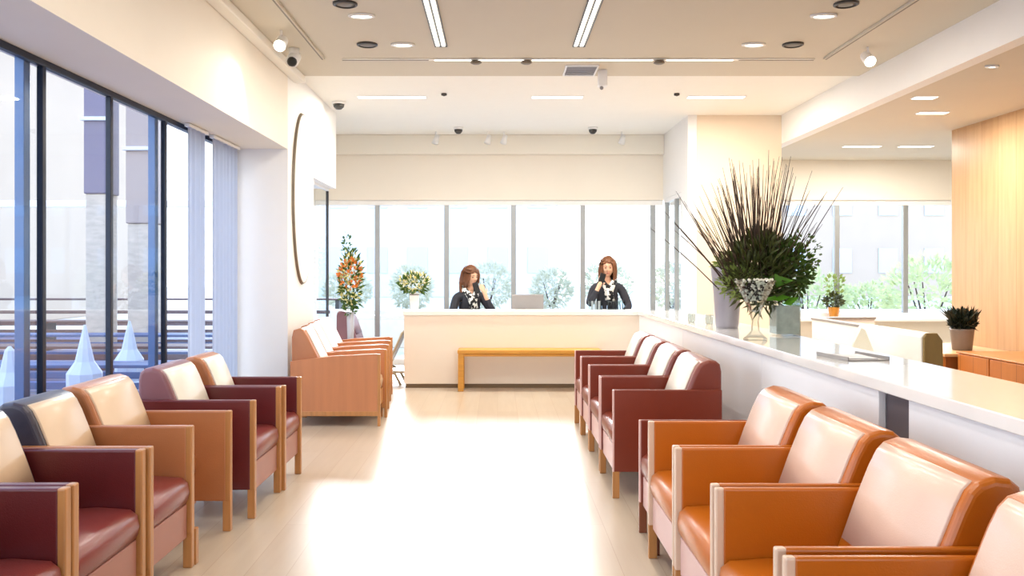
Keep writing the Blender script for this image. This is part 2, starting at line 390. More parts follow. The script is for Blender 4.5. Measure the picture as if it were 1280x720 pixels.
# ------------------------------------------------------------------ armchairs
def back_profile():
    return [(.34, .36), (.385, .48), (.428, .60), (.468, .70), (.492, .748), (.515, .772), (.555, .785), (.598, .78), (.622, .76), (.630, .72), (.632, .16), (.50, .16)]
def armchair(name, label, x, y, face, w, arm, seat, back, panel, apron, wood, group, arm_h=.62, has_back=True, arms=(-1, 1), cat='armchair', at=.042, seat_dx=0.0, post=.028, pm=None, inset=.030):  # panel: material of back_face, carries the painted window sheen
    """local +x points to the rear; face=+1: rear towards +X (right row), -1: rear towards -X"""
    t = thing(name, label, cat, (x, y, 0), 0 if face > 0 else PI, group)
    hw = w/2; pm = pm or wood
    for s in arms:
        a0, a1 = (hw-at, hw) if s > 0 else (-hw, -hw+at)
        a0 += .001; a1 -= .001
        bm = nb(); box(bm, post-.006, .625, a0, a1, .15, arm_h, .008, 3)
        a = obj('arm', bm, arm, t)
        bm = nb(); box(bm, 0, post, a0, a1, .15, arm_h, .006, 3)
        obj('front_post', bm, pm, a)
    for sx in (.0, .575):
        for s in (-1, 1):
            c = s*(hw-at/2)
            bm = nb(); box(bm, sx, sx+.04, c-at/2+.003, c+at/2-.003, 0, .16, .004); obj('leg', bm, wood, t)
    # seat cushion: rounded front, slight crown
    iw = hw-at-.004 if len(arms) == 2 else hw-.01
    pts = [(.012, .30), (.004, .335), (.012, .378), (.04, .400), (.16, .408), (.30, .400), (.46, .385), (.46, .285), (.02, .285)]
    pts = [(u+(seat_dx if u < .3 else 0), v) for u, v in pts]
    bm = nb(); prism(bm, pts, -iw, iw, 'y', .010, 3); obj('seat', bm, seat, t, True)
    bm = nb(); box(bm, .018+seat_dx, .05+seat_dx, -iw, iw, .135, .283, .005); box(bm, .05+seat_dx, .56, -iw+.01, iw-.01, .20, .284); obj('front_panel', bm, apron, t)  # apron colour carries painted light in the window and counter rows
    if has_back:
        bm = nb(); prism(bm, back_profile(), -iw, iw, 'y', .020, 4); b = obj('backrest', bm, back, t, True)
        for e in b.data.polygons: e.use_smooth = abs(e.normal.y) < .5
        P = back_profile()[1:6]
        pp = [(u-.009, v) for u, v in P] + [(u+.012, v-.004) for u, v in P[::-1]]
        bm = nb(); prism(bm, pp, -iw+inset, iw-inset, 'y', .004, 2); obj('back_face', bm, panel, t, True)  # separate face so window sheen can be coloured onto the backrest
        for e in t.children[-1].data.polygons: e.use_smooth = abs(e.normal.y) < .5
    else:
        obj('rear_rail', bx(.58, .615, -iw, iw, .30, .50, .006), back, t)
    return t
GR1 = 'tan armchairs along the counter'
GR2 = 'red-brown armchairs at the far end of the counter'
for i, (y, wd, lb) in enumerate([
        (1.80, .62, 'tan orange leather armchair nearest the viewer by the counter, only arm and back edge visible'),
        (2.46, .62, 'tan orange leather armchair by the counter, second from the viewer, widest backrest'),
        (3.095, .60, 'tan orange leather armchair by the counter, third from the viewer, beside the dark gap'),
        (3.70, .58, 'tan orange leather armchair by the counter, farthest and smallest of the tan ones')]):
    armchair('armchair', lb, .68, y, 1, wd, M['tan'], M['tan'], M['tan'], M['tan_sheen'], M['pinkap'], M['wood'], GR1, at=.028, pm=M['wood_lit'])
for i, (y, lb) in enumerate([
        (5.33, 'red-brown leather armchair with painted ivory sheen on its back, nearest of the far right row'),
        (6.01, 'red-brown leather armchair with painted ivory sheen on its back, second nearest of the far right row'),
        (6.66, 'red-brown leather armchair with painted ivory sheen on its back, third of the far right row'),
        (7.24, 'red-brown leather armchair with painted ivory sheen on its back, farthest right, beside the wooden bench')]):
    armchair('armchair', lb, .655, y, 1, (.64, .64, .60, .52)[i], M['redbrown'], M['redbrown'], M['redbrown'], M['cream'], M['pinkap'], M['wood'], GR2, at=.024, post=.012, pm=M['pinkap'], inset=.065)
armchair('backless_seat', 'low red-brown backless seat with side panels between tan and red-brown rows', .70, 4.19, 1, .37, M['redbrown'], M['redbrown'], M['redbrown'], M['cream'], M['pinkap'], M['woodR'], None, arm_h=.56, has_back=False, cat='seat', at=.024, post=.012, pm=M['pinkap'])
GL = 'armchairs along the left window'
armchair('armchair', 'maroon armchair nearest at left edge, painted sand sheen on back barely visible', -1.345, 2.49, -1, .58, M['maroon'], M['maroonS'], M['slate'], M['sand'], M['roseap'], M['wood'], GL)
armchair('armchair', 'maroon armchair with painted sand sheen on back, cut off by the left edge, second from the viewer', -1.345, 3.08, -1, .58, M['maroon'], M['maroonS'], M['slate'], M['sand'], M['roseap'], M['wood'], GL)
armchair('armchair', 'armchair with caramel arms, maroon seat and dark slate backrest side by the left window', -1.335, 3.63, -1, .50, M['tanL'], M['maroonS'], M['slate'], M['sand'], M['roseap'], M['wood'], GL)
armchair('armchair', 'maroon armchair with maroon backrest side and painted ivory sheen on its back, left window row', -1.27, 4.89, -1, .58, M['maroon'], M['maroonS'], M['mauve'], M['cream'], M['roseap'], M['wood'], GL)
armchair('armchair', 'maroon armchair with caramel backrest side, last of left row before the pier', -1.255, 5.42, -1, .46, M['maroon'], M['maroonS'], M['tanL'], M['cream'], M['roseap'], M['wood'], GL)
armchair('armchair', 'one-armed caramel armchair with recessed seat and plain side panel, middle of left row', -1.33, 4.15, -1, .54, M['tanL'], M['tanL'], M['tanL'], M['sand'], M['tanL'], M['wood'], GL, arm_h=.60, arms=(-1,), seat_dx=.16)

# group with wooden side panels beyond the pier
GW = 'wood-sided armchairs beyond the white pier'
def wood_chair(label, x, y, w):
    t = thing('wooden_armchair', label, 'armchair', (x, y, 0), PI, GW)
    hw = w/2
    for s in (-1, 1):
        y0, y1 = (hw-.035, hw-.001) if s > 0 else (-hw+.001, -hw+.035)
        bm = nb(); prism(bm, [(.0, .10), (.0, .60), (.02, .605), (.40, .585), (.74, .54), (.74, .10)], y0, y1, 'y', .004, 2)
        a = obj('side_panel', bm, M['panel_wood'], t)
        obj('panel_trim', bx(-.004, .745, y0-.002, y1+.002, .085, .125, .004), M['wood'], a)
        obj('panel_edge', bx(-.012, .012, y0-.003, y1+.003, .0, .60, .004), M['wood'], a)
        obj('leg', bx(.70, .74, y0, y1, 0, .085, .003), M['wood'], t)
    iw = hw-.038
    bm = nb(); prism(bm, [(.03, .28), (.02, .34), (.03, .38), (.06, .40), (.3, .40), (.52, .38), (.52, .26)], -iw, iw, 'y', .01, 3); obj('seat', bm, M['sand'], t, True)
    obj('seat_rail', bx(.02, .05, -iw, iw, .14, .27, .004), M['wood'], t)
    bm = nb(); prism(bm, [(.44, .36), (.50, .54), (.60, .74), (.635, .80), (.665, .815), (.72, .80), (.735, .74), (.735, .18), (.55, .18)], -iw, iw, 'y', .01, 3)
    b = obj('backrest', bm, M['tanL'], t, True)
    P = [(.462, .42), (.50, .54), (.60, .74), (.635, .80)]
    bm = nb(); prism(bm, [(u-.010, v) for u, v in P]+[(u+.012, v-.004) for u, v in P[::-1]], -iw+.065, iw-.065, 'y', .003, 2); obj('back_face', bm, M['cream'], t)
    return t
for i, lb in enumerate(['wood-sided armchair nearest beyond the pier, whole cherry side panel in view',
                        'wood-sided armchair with painted ivory sheen on its back, directly behind the one showing its side panel',
                        'wood-sided armchair with ivory back, third beyond the pier',
                        'wood-sided armchair farthest beyond the pier, next to the tall flower vase']):
    wood_chair(lb, -.99-.042*i, 7.33+.24+i*.485, .48)
# mauve chair near the far corner
armchair('armless_chair', 'mauve armless chair in the far left corner behind the tall flower vase', -1.42, 11.45, -1, .55, M['mauve'], M['mauve'], M['mauve'], M['mauve'], M['mauve'], M['woodR'], None, arms=())
# reclined bleached wood chair beside the desk
t = thing('lounge_chair', 'bleached bentwood lounge chair with slanted back at left end of reception desk', 'chair', (-1.30, 10.20, 0))
for s in (-.22, .22):
    bm = nb(); tube(bm, [(-.12, s, .02), (-.03, s, .10), (.06, s, .25), (.16, s, .46), (.22, s, .60)], .016, .012, 10); obj('frame', bm, M['bent'], t, True)
    bm = nb(); tube(bm, [(.20, s, .0), (.14, s, .12), (-.02, s, .22), (-.22, s, .30)], .014, .014, 10); obj('leg', bm, M['bent'], t, True)
bm = nb(); prism(bm, [(.05, .26), (.07, .25), (.235, .60), (.222, .615)], -.21, .21, 'y', .004, 2); obj('backrest', bm, M['bent'], t)
bm = nb(); prism(bm, [(-.24, .30), (-.24, .32), (.06, .27), (.06, .25)], -.21, .21, 'y', .004, 2); obj('seat', bm, M['bent'], t)
obj('stretcher', bx(-.02, .24, -.20, .20, .13, .155, .005), M['bent'], t)

# ------------------------------------------------------------------ reception desk, bench
t = thing('reception_desk', 'long cream reception desk in front of the far windows', 'desk', (0, 9.73, 0))
bm = nb(); box(bm, -1.035, 1.57, 0, .07, .045, .80, .004); box(bm, -1.035, -.965, .07, .72, .045, .80, .004); box(bm, 1.50, 1.57, .07, .72, .045, .80, .004)
obj('front_panel', bm, M['desk'], t)
obj('desk_top', bx(-1.05, 1.59, -.012, .33, .80, .855, .008), M['wall_white'], t)
obj('worktop', bx(-.96, 1.49, .08, .74, .71, .74, .004), M['wall_white'], t)
obj('plinth', bx(-1.02, 1.555, .015, .06, 0, .045), M['plinth'], t)
t = thing('bench', 'long amber wooden bench against the front of the reception desk', 'bench', (0, 9.58, 0))
obj('seat', bx(-.43, 1.12, -.15, .135, .405, .445, .006), M['woodL'], t)
obj('apron', bx(-.38, 1.07, -.13, -.11, .375, .404, .003), M['woodL'], t)
for x in (-.425, 1.055):
    for y in (-.145, .085): obj('leg', bx(x, x+.06, y, y+.045, 0, .405, .005), M['woodL'], t)

# desk items
t = thing('monitor', 'silver back of a monitor between the two receptionists', 'monitor', (.35, 10.25, .74))
bm = nb(); prism(bm, [(-.015, .07), (-.02, .27), (.0, .28), (.03, .27), (.03, .075), (.0, .065)], -.185, .185, 'x', .005, 2); obj('housing', bm, M['silver'], t)
obj('screen', bx(-.175, .175, .031, .034, .085, .262), M['black'], t)
obj('stand', bx(-.03, .03, -.02, .02, .008, .10, .004), M['dark'], t); obj('base', bx(-.10, .10, -.07, .08, 0, .01, .003), M['dark'], t)
def holder(x, w, h, lb, items):
    t = thing('acrylic_holder', lb, 'holder', (x, 9.90, .855), 0, None)
    bm = nb(); box(bm, -w/2, w/2, -.04, -.036, 0, h); box(bm, -w/2, w/2, .036, .04, 0, h*1.1); box(bm, -w/2, -w/2+.004, -.036, .036, 0, h); box(bm, w/2-.004, w/2, -.036, .036, 0, h); box(bm, -w/2, w/2, -.036, .036, 0, .004)
    obj('casing', bm, M['acrylic'], t)
    return t
holder(1.10, .15, .10, 'clear acrylic holder with pale leaflets in front of the long-haired woman', 0)
holder(1.33, .20, .10, 'clear acrylic pen holder at right end of the reception desk', 0)
for k in range(3):
    tag(obj('leaflet', bx(1.05+k*.04, 1.075+k*.04, 9.88+.01*k, 9.884+.01*k, .861, .955, 0), M['paper']), 'pale leaflet standing in the left acrylic holder', 'leaflet', 'leaflets in the left holder')
for k in range(7):
    bm = nb(); x = 1.25+k*.026; tube(bm, [(x, 9.88+.012*(k % 3), .862), (x+random.uniform(-.008, .008), 9.89, .955+random.uniform(-.01, .02))], .005, .004, 6)
    tag(obj('pen', bm, M['berry'], None, True), 'black pen standing in the right acrylic holder', 'pen', 'pens in the right holder')

# white vase of yellow and white flowers on the desk
t = thing('flower_vase', 'white square vase of yellow and white flowers at left end of reception desk', 'vase', (-.935, 9.90, .855))
bm = nb(); lathe(bm, [(.055, 0), (.06, .01), (.072, .19), (.066, .19), (.055, .02)], 4, phase=PI/4); obj('vase', bm, M['white'], t)
obj('rim_band', bx(-.051, .051, -.051, .051, .165, .185, .003), M['silver'], t)
bm = nb(); foliage(bm, (0, 0, .29), (.16, .13, .10), 170, .07, .03); obj('leaves', bm, M['leaf'], t)
bm = nb(); foliage(bm, (0, 0, .32), (.16, .13, .10), 150, .045, .022); obj('blossom', bm, M['yellow'], t)
bm = nb(); foliage(bm, (0, 0, .33), (.17, .13, .10), 60, .04, .03); obj('blossom', bm, M['petalw'], t)

# tall vase with orange flowers in the corner
t = thing('tall_flower_vase', 'tall grey vase of orange and yellow flowers in the far left corner', 'vase', (-1.83, 10.95, 0))
bm = nb(); lathe(bm, [(.075, 0), (.07, .02), (.042, .15), (.04, .45), (.05, .78), (.045, .78), (.035, .45), (.035, .1)], 24); obj('vase', bm, mat('grey_glass', (170, 166, 168), .15), t, True)
bm = nb(); foliage(bm, (0, 0, 1.18), (.13, .11, .40), 320, .07, .03, .5); foliage(bm, (0, 0, .88), (.06, .06, .14), 90, .07, .026, .5); foliage(bm, (-.05, 0, 1.62), (.04, .04, .15), 45, .05, .025, .6); obj('leaves', bm, M['leaf'], t)
bm = nb(); foliage(bm, (0, 0, 1.20), (.14, .12, .36), 300, .045, .028); obj('blossom', bm, M['yellow'], t)
bm = nb(); foliage(bm, (.0, -.05, 1.25), (.14, .12, .18), 150, .05, .04); obj('blossom', bm, M['orange'], t)

# ------------------------------------------------------------------ counter on the right
CX0, CX1, CY0, CY1 = 1.545, 2.04, -1.0, 9.72
t = thing('counter', 'long white counter with polished stone top along the right row', 'counter', (0, 0, 0))
bm = nb(); y = CY0+.02
cuts = [CY0+.03, 1.6, 3.60, 5.2, 7.4, CY1-.02]
for a, b in zip(cuts, cuts[1:]): box(bm, CX0+.015, CX0+.045, a+.003, b-.003 if b != 3.60 else b-.26, .08, .81, .002)
obj('front_panel', bm, M['counter'], t)
obj('body', bx(CX0+.05, CX1-.06, CY0+.03, CY1-.02, .0, .81), M['counter'], t)
obj('gap_shade', bx(CX0+.046, CX0+.049, 3.345, 3.60, .0, .80), mat('grey_gap_shade', (92, 84, 90), .6), t)  # grey sheet painting the shade inside the panel gap
obj('stone_top', bx(CX0, CX1, CY0, CY1, .81, .86, .004), M['quartz'], t)

ZT = .86
# plant arrangement
t = thing('grass_arrangement', 'spray of long dark grass over dense green foliage in a clear square vase', 'plant', (1.94, 5.95, ZT))
bm = nb(); lathe(bm, [(.10, 0), (.10, .27), (.092, .27), (.092, .012), (.0, .012)], 4, phase=PI/4, sx=1.15, sy=1.15); obj('vase', bm, M['acrylic'], t)
bm = nb(); box(bm, -.078, .078, -.078, .078, .014, .20, .004); obj('filling', bm, mat('sage_moss', (228, 232, 220), .8, noise=.3, nscale=20), t)
bm = nb()
for k in range(150):
    ang = random.gauss(0, .42)
    if ang < -.85 or ang > .62: ang = random.uniform(-.6, .55); lean = random.uniform(-.35, .35)
    lean = random.uniform(-.3, .3)
    Ln = random.uniform(.55, .90) * (1-.22*abs(ang))
    d = Vector((math.sin(ang), lean*math.cos(ang*.5), math.cos(ang)*.95+.08)).normalized()
    s = Vector((-.19+.22*ang+random.uniform(-.06, .06), random.uniform(-.07, .07), .36-.06*abs(ang)))
    droop = 0.10*abs(math.sin(ang))
    pts = [s + d*Ln*u + Vector((0, 0, -droop*u*u)) for u in (0, .3, .6, .85, 1)]
    tube(bm, pts, .0046, .0012, 4)
obj('grass_plume', bm, M['grass'], t)
bm = nb(); foliage(bm, (-.17, -.02, .43), (.21, .15, .24), 900, .10, .022, .6); obj('dark_foliage', bm, M['leafd'], t)
bm = nb(); foliage(bm, (.0, -.04, .44), (.17, .12, .20), 900, .038, .024); foliage(bm, (.12, 0, .55), (.12, .1, .15), 160, .03, .02); obj('berry_foliage', bm, M['leaf'], t)
bm = nb(); foliage(bm, (-.32, -.04, .36), (.14, .1, .10), 260, .05, .02); obj('side_foliage', bm, M['leafp'], t)
bm = nb()
for dx, dz, L, dd in ((-.16, .25, .15, (.9, -.4, .15)), (-.10, .24, .15, (-.7, -.6, .2)), (.0, .22, .14, (.35, -.3, .9)), (-.2, .36, .20, (1, -.2, .1)), (-.06, .22, .13, (.6, -.7, .3))):
    leaf(bm, Vector((dx, -.15, dz)), Vector(dd), L, L*.5)
obj('broad_leaf', bm, M['leafb'], t)
# grey vase
t = thing('grey_vase', 'tall lilac grey ceramic vase beside the grass arrangement on the counter', 'vase', (1.76, 6.75, ZT))
bm = nb(); lathe(bm, [(.0, 0), (.082, 0), (.088, .02), (.105, .30), (.122, .44), (.126, .465), (.118, .465), (.11, .43), (.09, .2), (.07, .03), (.0, .03)], 32); obj('vase', bm, M['vase_grey'], t, True)
obj('sprigs', (lambda b: (foliage(b, (.04, 0, .49), (.12, .09, .07), 260, .06, .02), b)[1])(nb()), M['leafp'], t)
# crystal footed vase
t = thing('crystal_vase', 'clear footed crystal vase with dark berries and white petals in front of the grass', 'vase', (1.625, 5.55, ZT))
bm = nb(); lathe(bm, [(.0, 0), (.075, 0), (.078, .01), (.055, .03), (.028, .06), (.022, .12), (.04, .18), (.085, .28), (.135, .375), (.130, .378), (.078, .285), (.03, .19), (.0, .17)], 10); obj('vase', bm, M['acrylic'], t)
bm = nb()
for k in range(190):
    a = random.uniform(0, 2*PI); h = random.uniform(0, 1); r = (.055+.07*h)*math.sqrt(random.random()*.6+.4)
    ball(bm, Vector((r*math.cos(a), r*math.sin(a), .25+.13*h)), .0085, sub=1)
obj('berries', bm, M['berry'], t)
bm = nb()
for k in range(260):
    a = random.uniform(0, 2*PI); h = random.uniform(0, 1); r = (.06+.07*h)*math.sqrt(random.random()*.5+.5)
    ball(bm, Vector((r*math.cos(a), r*math.sin(a), .25+.135*h)), .009, sub=1)
obj('petals', bm, M['petalw'], t)
# small glasses near the far end
for k, (x, y, lb) in enumerate([(1.62, 7.35, 'small clear glass tumbler at left of the grey vase'), (1.72, 7.15, 'small clear glass tumbler closest to the grey vase')]):
    bm = nb(); lathe(bm, [(.0, 0), (.028, 0), (.036, .08), (.033, .08), (.026, .006), (0, .006)], 20)
    tag(obj('glass_tumbler', bm, M['acrylic'], None, True, (x, y, ZT)), lb, 'glass')
# tray with leaflets
t = thing('document_tray', 'thin grey document tray lying on the polished counter', 'tray', (1.78, 4.42, ZT), .15)
bm = nb(); box(bm, -.11, .11, -.15, .15, 0, .006, .002); box(bm, -.11, -.105, -.15, .15, .006, .02); box(bm, .105, .11, -.15, .15, .006, .02); obj('tray', bm, M['silver'], t)
tag(obj('paper_sheet', bx(1.69, 1.86, 4.30, 4.54, ZT+.007, ZT+.010), M['paper']), 'printed paper sheets lying in the grey tray', 'paper')

# ------------------------------------------------------------------ area behind the counter
t = thing('white_booth', 'white low curved screen behind the counter, farther from the viewer', 'screen', (3.35, 8.4, 0))
bm = nb(); prism(bm, [(-.02, -.62), (.06, -.62), (.06, .85), (.25, 1.0), (.7, 1.05), (.7, 1.13), (.2, 1.09), (-.02, .92)], 0, .78, 'z', .006, 2); obj('screen_panel', bm, M['wall_white'], t)
bm = nb(); prism(bm, [(-.03, -.63), (.08, -.63), (.08, .84), (.26, .98), (.71, 1.03), (.71, 1.15), (.19, 1.11), (-.03, .93)], .78, .80, 'z', .004, 2); obj('cap', bm, M['silver'], t)
t = thing('high_back_sofa', 'white high-backed sofa with olive brown side behind the counter', 'sofa', (3.15, 6.55, 0))
bm = nb(); prism(bm, [(.0, .05), (.0, .80), (.02, .83), (.10, .83), (.14, .78), (.14, .05)], .0, 1.15, 'y', .01, 3); obj('backrest', bm, M['wall_white'], t)
bm = nb(); prism(bm, [(.01, .05), (.01, .80), (.03, .835), (.11, .835), (.15, .78), (.17, .05)], -.03, -.001, 'y', .008, 2); obj('side_cover', bm, M['olive'], t)
obj('seat', bx(.15, .75, .0, 1.15, .22, .44, .03, 3), mat('slate_blue_fabric', (110, 120, 150), .8), t)
for a in (.05, 1.05):
    for b in (.03, .68): obj('leg', bx(b, b+.04, a, a+.04, 0, .23 if b > .1 else .06, .003), M['wood'], t)
t = thing('folded_napkin', 'white folded cloth triangle standing on top of a low stool behind counter', 'cloth', (2.93, 7.1, .62))
bm = nb(); prism(bm, [(-.11, 0), (.11, 0), (.03, .20), (.0, .22)], -.02, .02, 'y', .004, 2); obj('cloth', bm, M['petalw'], t)
t = thing('stool', 'low white stool under the folded cloth behind the counter', 'stool', (2.93, 7.1, 0))
obj('seat', bx(-.16, .16, -.16, .16, .56, .62, .015, 3), M['wall_white'], t)
for a in (-.13, .10):
    for b in (-.13, .10): obj('leg', bx(a, a+.03, b, b+.03, 0, .56, .003), M['wood'], t)
t = thing('cabinet', 'low orange oak cabinet against the oak wall behind the counter', 'cabinet', (4.2, 8.25, 0))
obj('body', bx(.0, .745, .0, 1.2, .05, .49, .003), M['cabinet'], t)
obj('cabinet_top', bx(-.02, .745, -.02, 1.22, .49, .52, .005), M['cab_top'], t)
for a in (.01, .40, .80): obj('door', bx(-.018, -.001, a+.003, a+.385, .06, .485, .003), M['cabinet'], t)
obj('plinth', bx(.03, .74, .03, 1.18, 0, .05), M['plinth'], t)
t = thing('cabinet', 'orange oak storage unit at the right edge below the oak wall', 'cabinet', (4.2, 6.6, 0))
obj('body', bx(.1, .745, .0, 1.6, .05, .53, .003), M['cabinet'], t)
obj('cabinet_top', bx(.08, .745, -.02, 1.62, .53, .545, .005), M['cabinet'], t)
for a in (.01, .54, 1.07): obj('door', bx(.08, .099, a+.003, a+.515, .06, .525, .003), M['cabinet'], t)
obj('plinth', bx(.13, .74, .03, 1.58, 0, .05), M['plinth'], t)

t = thing('potted_plant', 'dark leafy plant in a grey pot on the orange oak cabinet', 'plant', (4.55, 8.62, .52))
bm = nb(); lathe(bm, [(.0, 0), (.085, 0), (.09, .01), (.108, .19), (.112, .21), (.10, .21), (.095, .18), (.0, .18)], 28); obj('pot', bm, M['pot_grey'], t, True)
bm = nb()
for k in range(70):
    a = random.uniform(0, 2*PI); e = random.uniform(.15, .8); L = random.uniform(.14, .27)
    leaf(bm, Vector((.05*math.cos(a), .05*math.sin(a), .20)), Vector((math.cos(a)*e, math.sin(a)*e, 1)), L, .05, .5)
foliage(bm, (0, 0, .28), (.11, .11, .09), 220, .07, .035, .8); obj('leaves', bm, M['leafk'], t)
t = thing('potted_plant', 'bushy green plant in a small orange pot on the far window sill', 'plant', (4.63, 12.12, .64))
bm = nb(); lathe(bm, [(.0, 0), (.055, 0), (.075, .14), (.078, .155), (.07, .155), (.0, .13)], 24); obj('pot', bm, M['pot_orange'], t, True)
bm = nb(); foliage(bm, (0, 0, .24), (.12, .09, .09), 200, .06, .035); obj('leaves', bm, M['leafd'], t)
bm = nb(); foliage(bm, (.0, 0, .45), (.14, .09, .15), 80, .06, .035); tube(bm, [(0, 0, .15), (.01, 0, .58)], .006, .003, 6); obj('sprigs', bm, M['leafp'], t)

# ------------------------------------------------------------------ oval mirror on the left wall
t = thing('wall_mirror', 'tall oval mirror disc with dark bronze rim on the left wall', 'mirror', (XL, 8.63, 2.0))
def oval(bm, x0, x1, ry, rz, n=64):
    A = [bm.verts.new((x0, ry*math.cos(2*PI*k/n), rz*math.sin(2*PI*k/n))) for k in range(n)]
    B = [bm.verts.new((x1, ry*.985*math.cos(2*PI*k/n), rz*.985*math.sin(2*PI*k/n))) for k in range(n)]
    for k in range(n): bm.faces.new((A[k], A[(k+1) % n], B[(k+1) % n], B[k]))
    bm.faces.new(A[::-1]); bm.faces.new(B)
    bmesh.ops.recalc_face_normals(bm, faces=bm.faces[:])
bm = nb(); oval(bm, .001, .024, .43, .84); obj('rim', bm, M['bronze'], t)
bm = nb(); oval(bm, .024, .028, .41, .82); obj('disc', bm, M['wall_white'], t)

# ------------------------------------------------------------------ ceiling fittings
def area(name, loc, sx, sy, power, color, parent=None, spread=PI, rot=(0, 0, 0)):
    l = bpy.data.lights.new(name, 'AREA'); l.shape = 'RECTANGLE'; l.size = sx; l.size_y = sy; l.energy = power; l.color = color; l.spread = spread
    o = bpy.data.objects.new(name, l); COL.objects.link(o); o.location = loc; o.rotation_euler = rot
    if parent: o.parent = parent
    return o
WARM = (1, .94, .85)
def slot(x, y0, y1, lb, power):
    t = thing('linear_light', lb, 'ceiling light', (x, (y0+y1)/2, HC), 0, 'linear lights along the main ceiling')
    h = (y1-y0)/2
    bm = nb()
    for a in (-.052, -.004, .044): box(bm, a, a+.008, -h, h, -.012, 0, .002)
    box(bm, -.052, .052, -h-.008, -h, -.012, 0); box(bm, -.052, .052, h, h+.008, -.012, 0)
    obj('frame', bm, M['dark'], t)
    for a in (-.026, .022):
        obj('diffuser', bx(a-.014, a+.014, -h, h, -.008, -.002), M['lampsoft'], t)
    area('slot_lamp', (0, 0, -.02), .10, 2*h, power, WARM, t)
slot(-.463, 5.6, 7.2, 'left linear slot light in the main ceiling', 20)
slot(.665, 5.6, 7.2, 'right linear slot light in the main ceiling', 20)
slot(-.463, 1.5, 4.5, 'left linear slot light in the ceiling nearer the viewer, out of frame', 34)
slot(.665, 1.5, 4.5, 'right linear slot light in the ceiling nearer the viewer, out of frame', 34)
def track(x, y0, y1, lb):
    t = thing('lighting_track', lb, 'lighting track', (x, (y0+y1)/2, HC))
    h = (y1-y0)/2
    obj('rail', bx(-.018, .018, -h, h, -.022, -.001, .003), M['ceil_dim'], t)
    obj('groove', bx(-.006, .006, -h+.01, h-.01, -.024, -.022), M['bronze'], t)
track(-1.51, 2, 7.6, 'lighting track along the left edge of the main ceiling')
track(2.83, 2, 7.6, 'lighting track along the right edge of the main ceiling')
def track_head(x, y, lb, on=True, z=HC, power=25):
    t = thing('track_spotlight', lb, 'spotlight', (x, y, z), 0, 'track spotlights')
    bm = nb(); tube(bm, [(0, 0, 0), (0, 0, -.07)], .010, .010, 8); obj('stem', bm, M['white'], t)
    bm = nb(); tube(bm, [(0, .05, -.06), (0, -.05, -.13)], .042, .048, 16); obj('housing', bm, M['white'], t)
    bm = nb(); tube(bm, [(0, -.0505, -.1305), (0, -.056, -.134)], .042, .042, 16); obj('lens', bm, M['lamp'] if on else M['white'], t)
    if on:
        l = bpy.data.lights.new('spot_lamp', 'SPOT'); l.energy = power; l.spot_size = 1.9; l.spot_blend = .8; l.shadow_soft_size = .04; l.color = WARM
        o = bpy.data.objects.new('spot_lamp', l); COL.objects.link(o); o.location = (0, -.075, -.15); o.rotation_euler = (0.5*(-1), 0, 0); o.parent = t
track_head(-1.66, 6.75, 'glowing round spotlight near the left wall beside the white camera')
track_head(3.05, 7.25, 'glowing round spotlight on the right ceiling track')
# ceiling beam slot: thin transverse strip with lit middle and dark ends
t = thing('transverse_strip', 'thin lit strip running across the main ceiling', 'ceiling light', (.95, 7.66, HC))
obj('channel', bx(-2.30, 1.80, -.03, .03, -.010, -.001, .002), M['ceil_white'], t)
for a, b in ((-2.30, -1.55), (1.15, 1.80)): obj('dark_end', bx(a, b, -.010, .010, -.013, -.010), M['bronze'], t)
for a, b in ((-1.5, -1.18), (-1.12, -.72), (-.65, .4), (.52, 1.1)): obj('diffuser', bx(a, b, -.012, .012, -.014, -.010), M['lampsoft'], t)
for k, x in enumerate((PX(595, 7.66), PX(658, 7.66), PX(824, 7.66))):
    bm = nb(); lathe(bm, [(.045, -.02), (.05, -.035), (.03, -.045), (0, -.045)], 20); box(bm, -.01, .01, -.01, .01, -.021, -.012)
    tag(obj('ceiling_sprinkler', bm, M['bronze'], None, True, (x, 7.66, HC)), ('leftmost', 'middle', 'rightmost')[k]+' of three small bronze heads on the lit ceiling strip', 'sprinkler')
def disc(x, y, r, lb, lit, z=HC, sy=1.0):
    t = thing('downlight' if lit else 'ceiling_speaker', lb, 'ceiling light' if lit else 'speaker', (x, y, z))
    bm = nb(); lathe(bm, [(r, -.001), (r, -.012), (r*.82, -.018), (r*.8, -.006)], 28, sx=1.3 if lit else 1, sy=.8 if lit else 1); obj('trim_ring', bm, M['white'] if lit else M['dark'], t, True)
    bm = nb(); lathe(bm, [(r*.80, -.008), (r*.5, -.014 if not lit else -.012), (0, -.014)], 28, sx=1.3 if lit else 1, sy=.8 if lit else 1); obj('lens' if lit else 'grille', bm, M['lamp'] if lit else M['bronze'], t, True)
    if lit:
        area('down_lamp', (0, 0, -.03), .14, .14, 9, WARM, t)
disc(-.98, 6.34, .075, 'lit oval downlight at left, nearer of the left pair', True)
disc(-.77, 7.15, .075, 'lit oval downlight at left, next to the lit strip', True)
disc(2.35, 6.34, .075, 'lit oval downlight at right, nearer of the right pair', True)
disc(2.08, 7.15, .075, 'lit oval downlight at right, next to the lit strip', True)
disc(-1.05, 6.06, .085, 'dark round ceiling speaker at top left', False)
disc(-1.06, 7.15, .085, 'dark round ceiling speaker beside the left lit strip downlight', False)
disc(2.40, 6.06, .085, 'dark round ceiling speaker at top right', False)
disc(2.40, 7.15, .085, 'dark round ceiling speaker beside the right lit strip downlight', False)
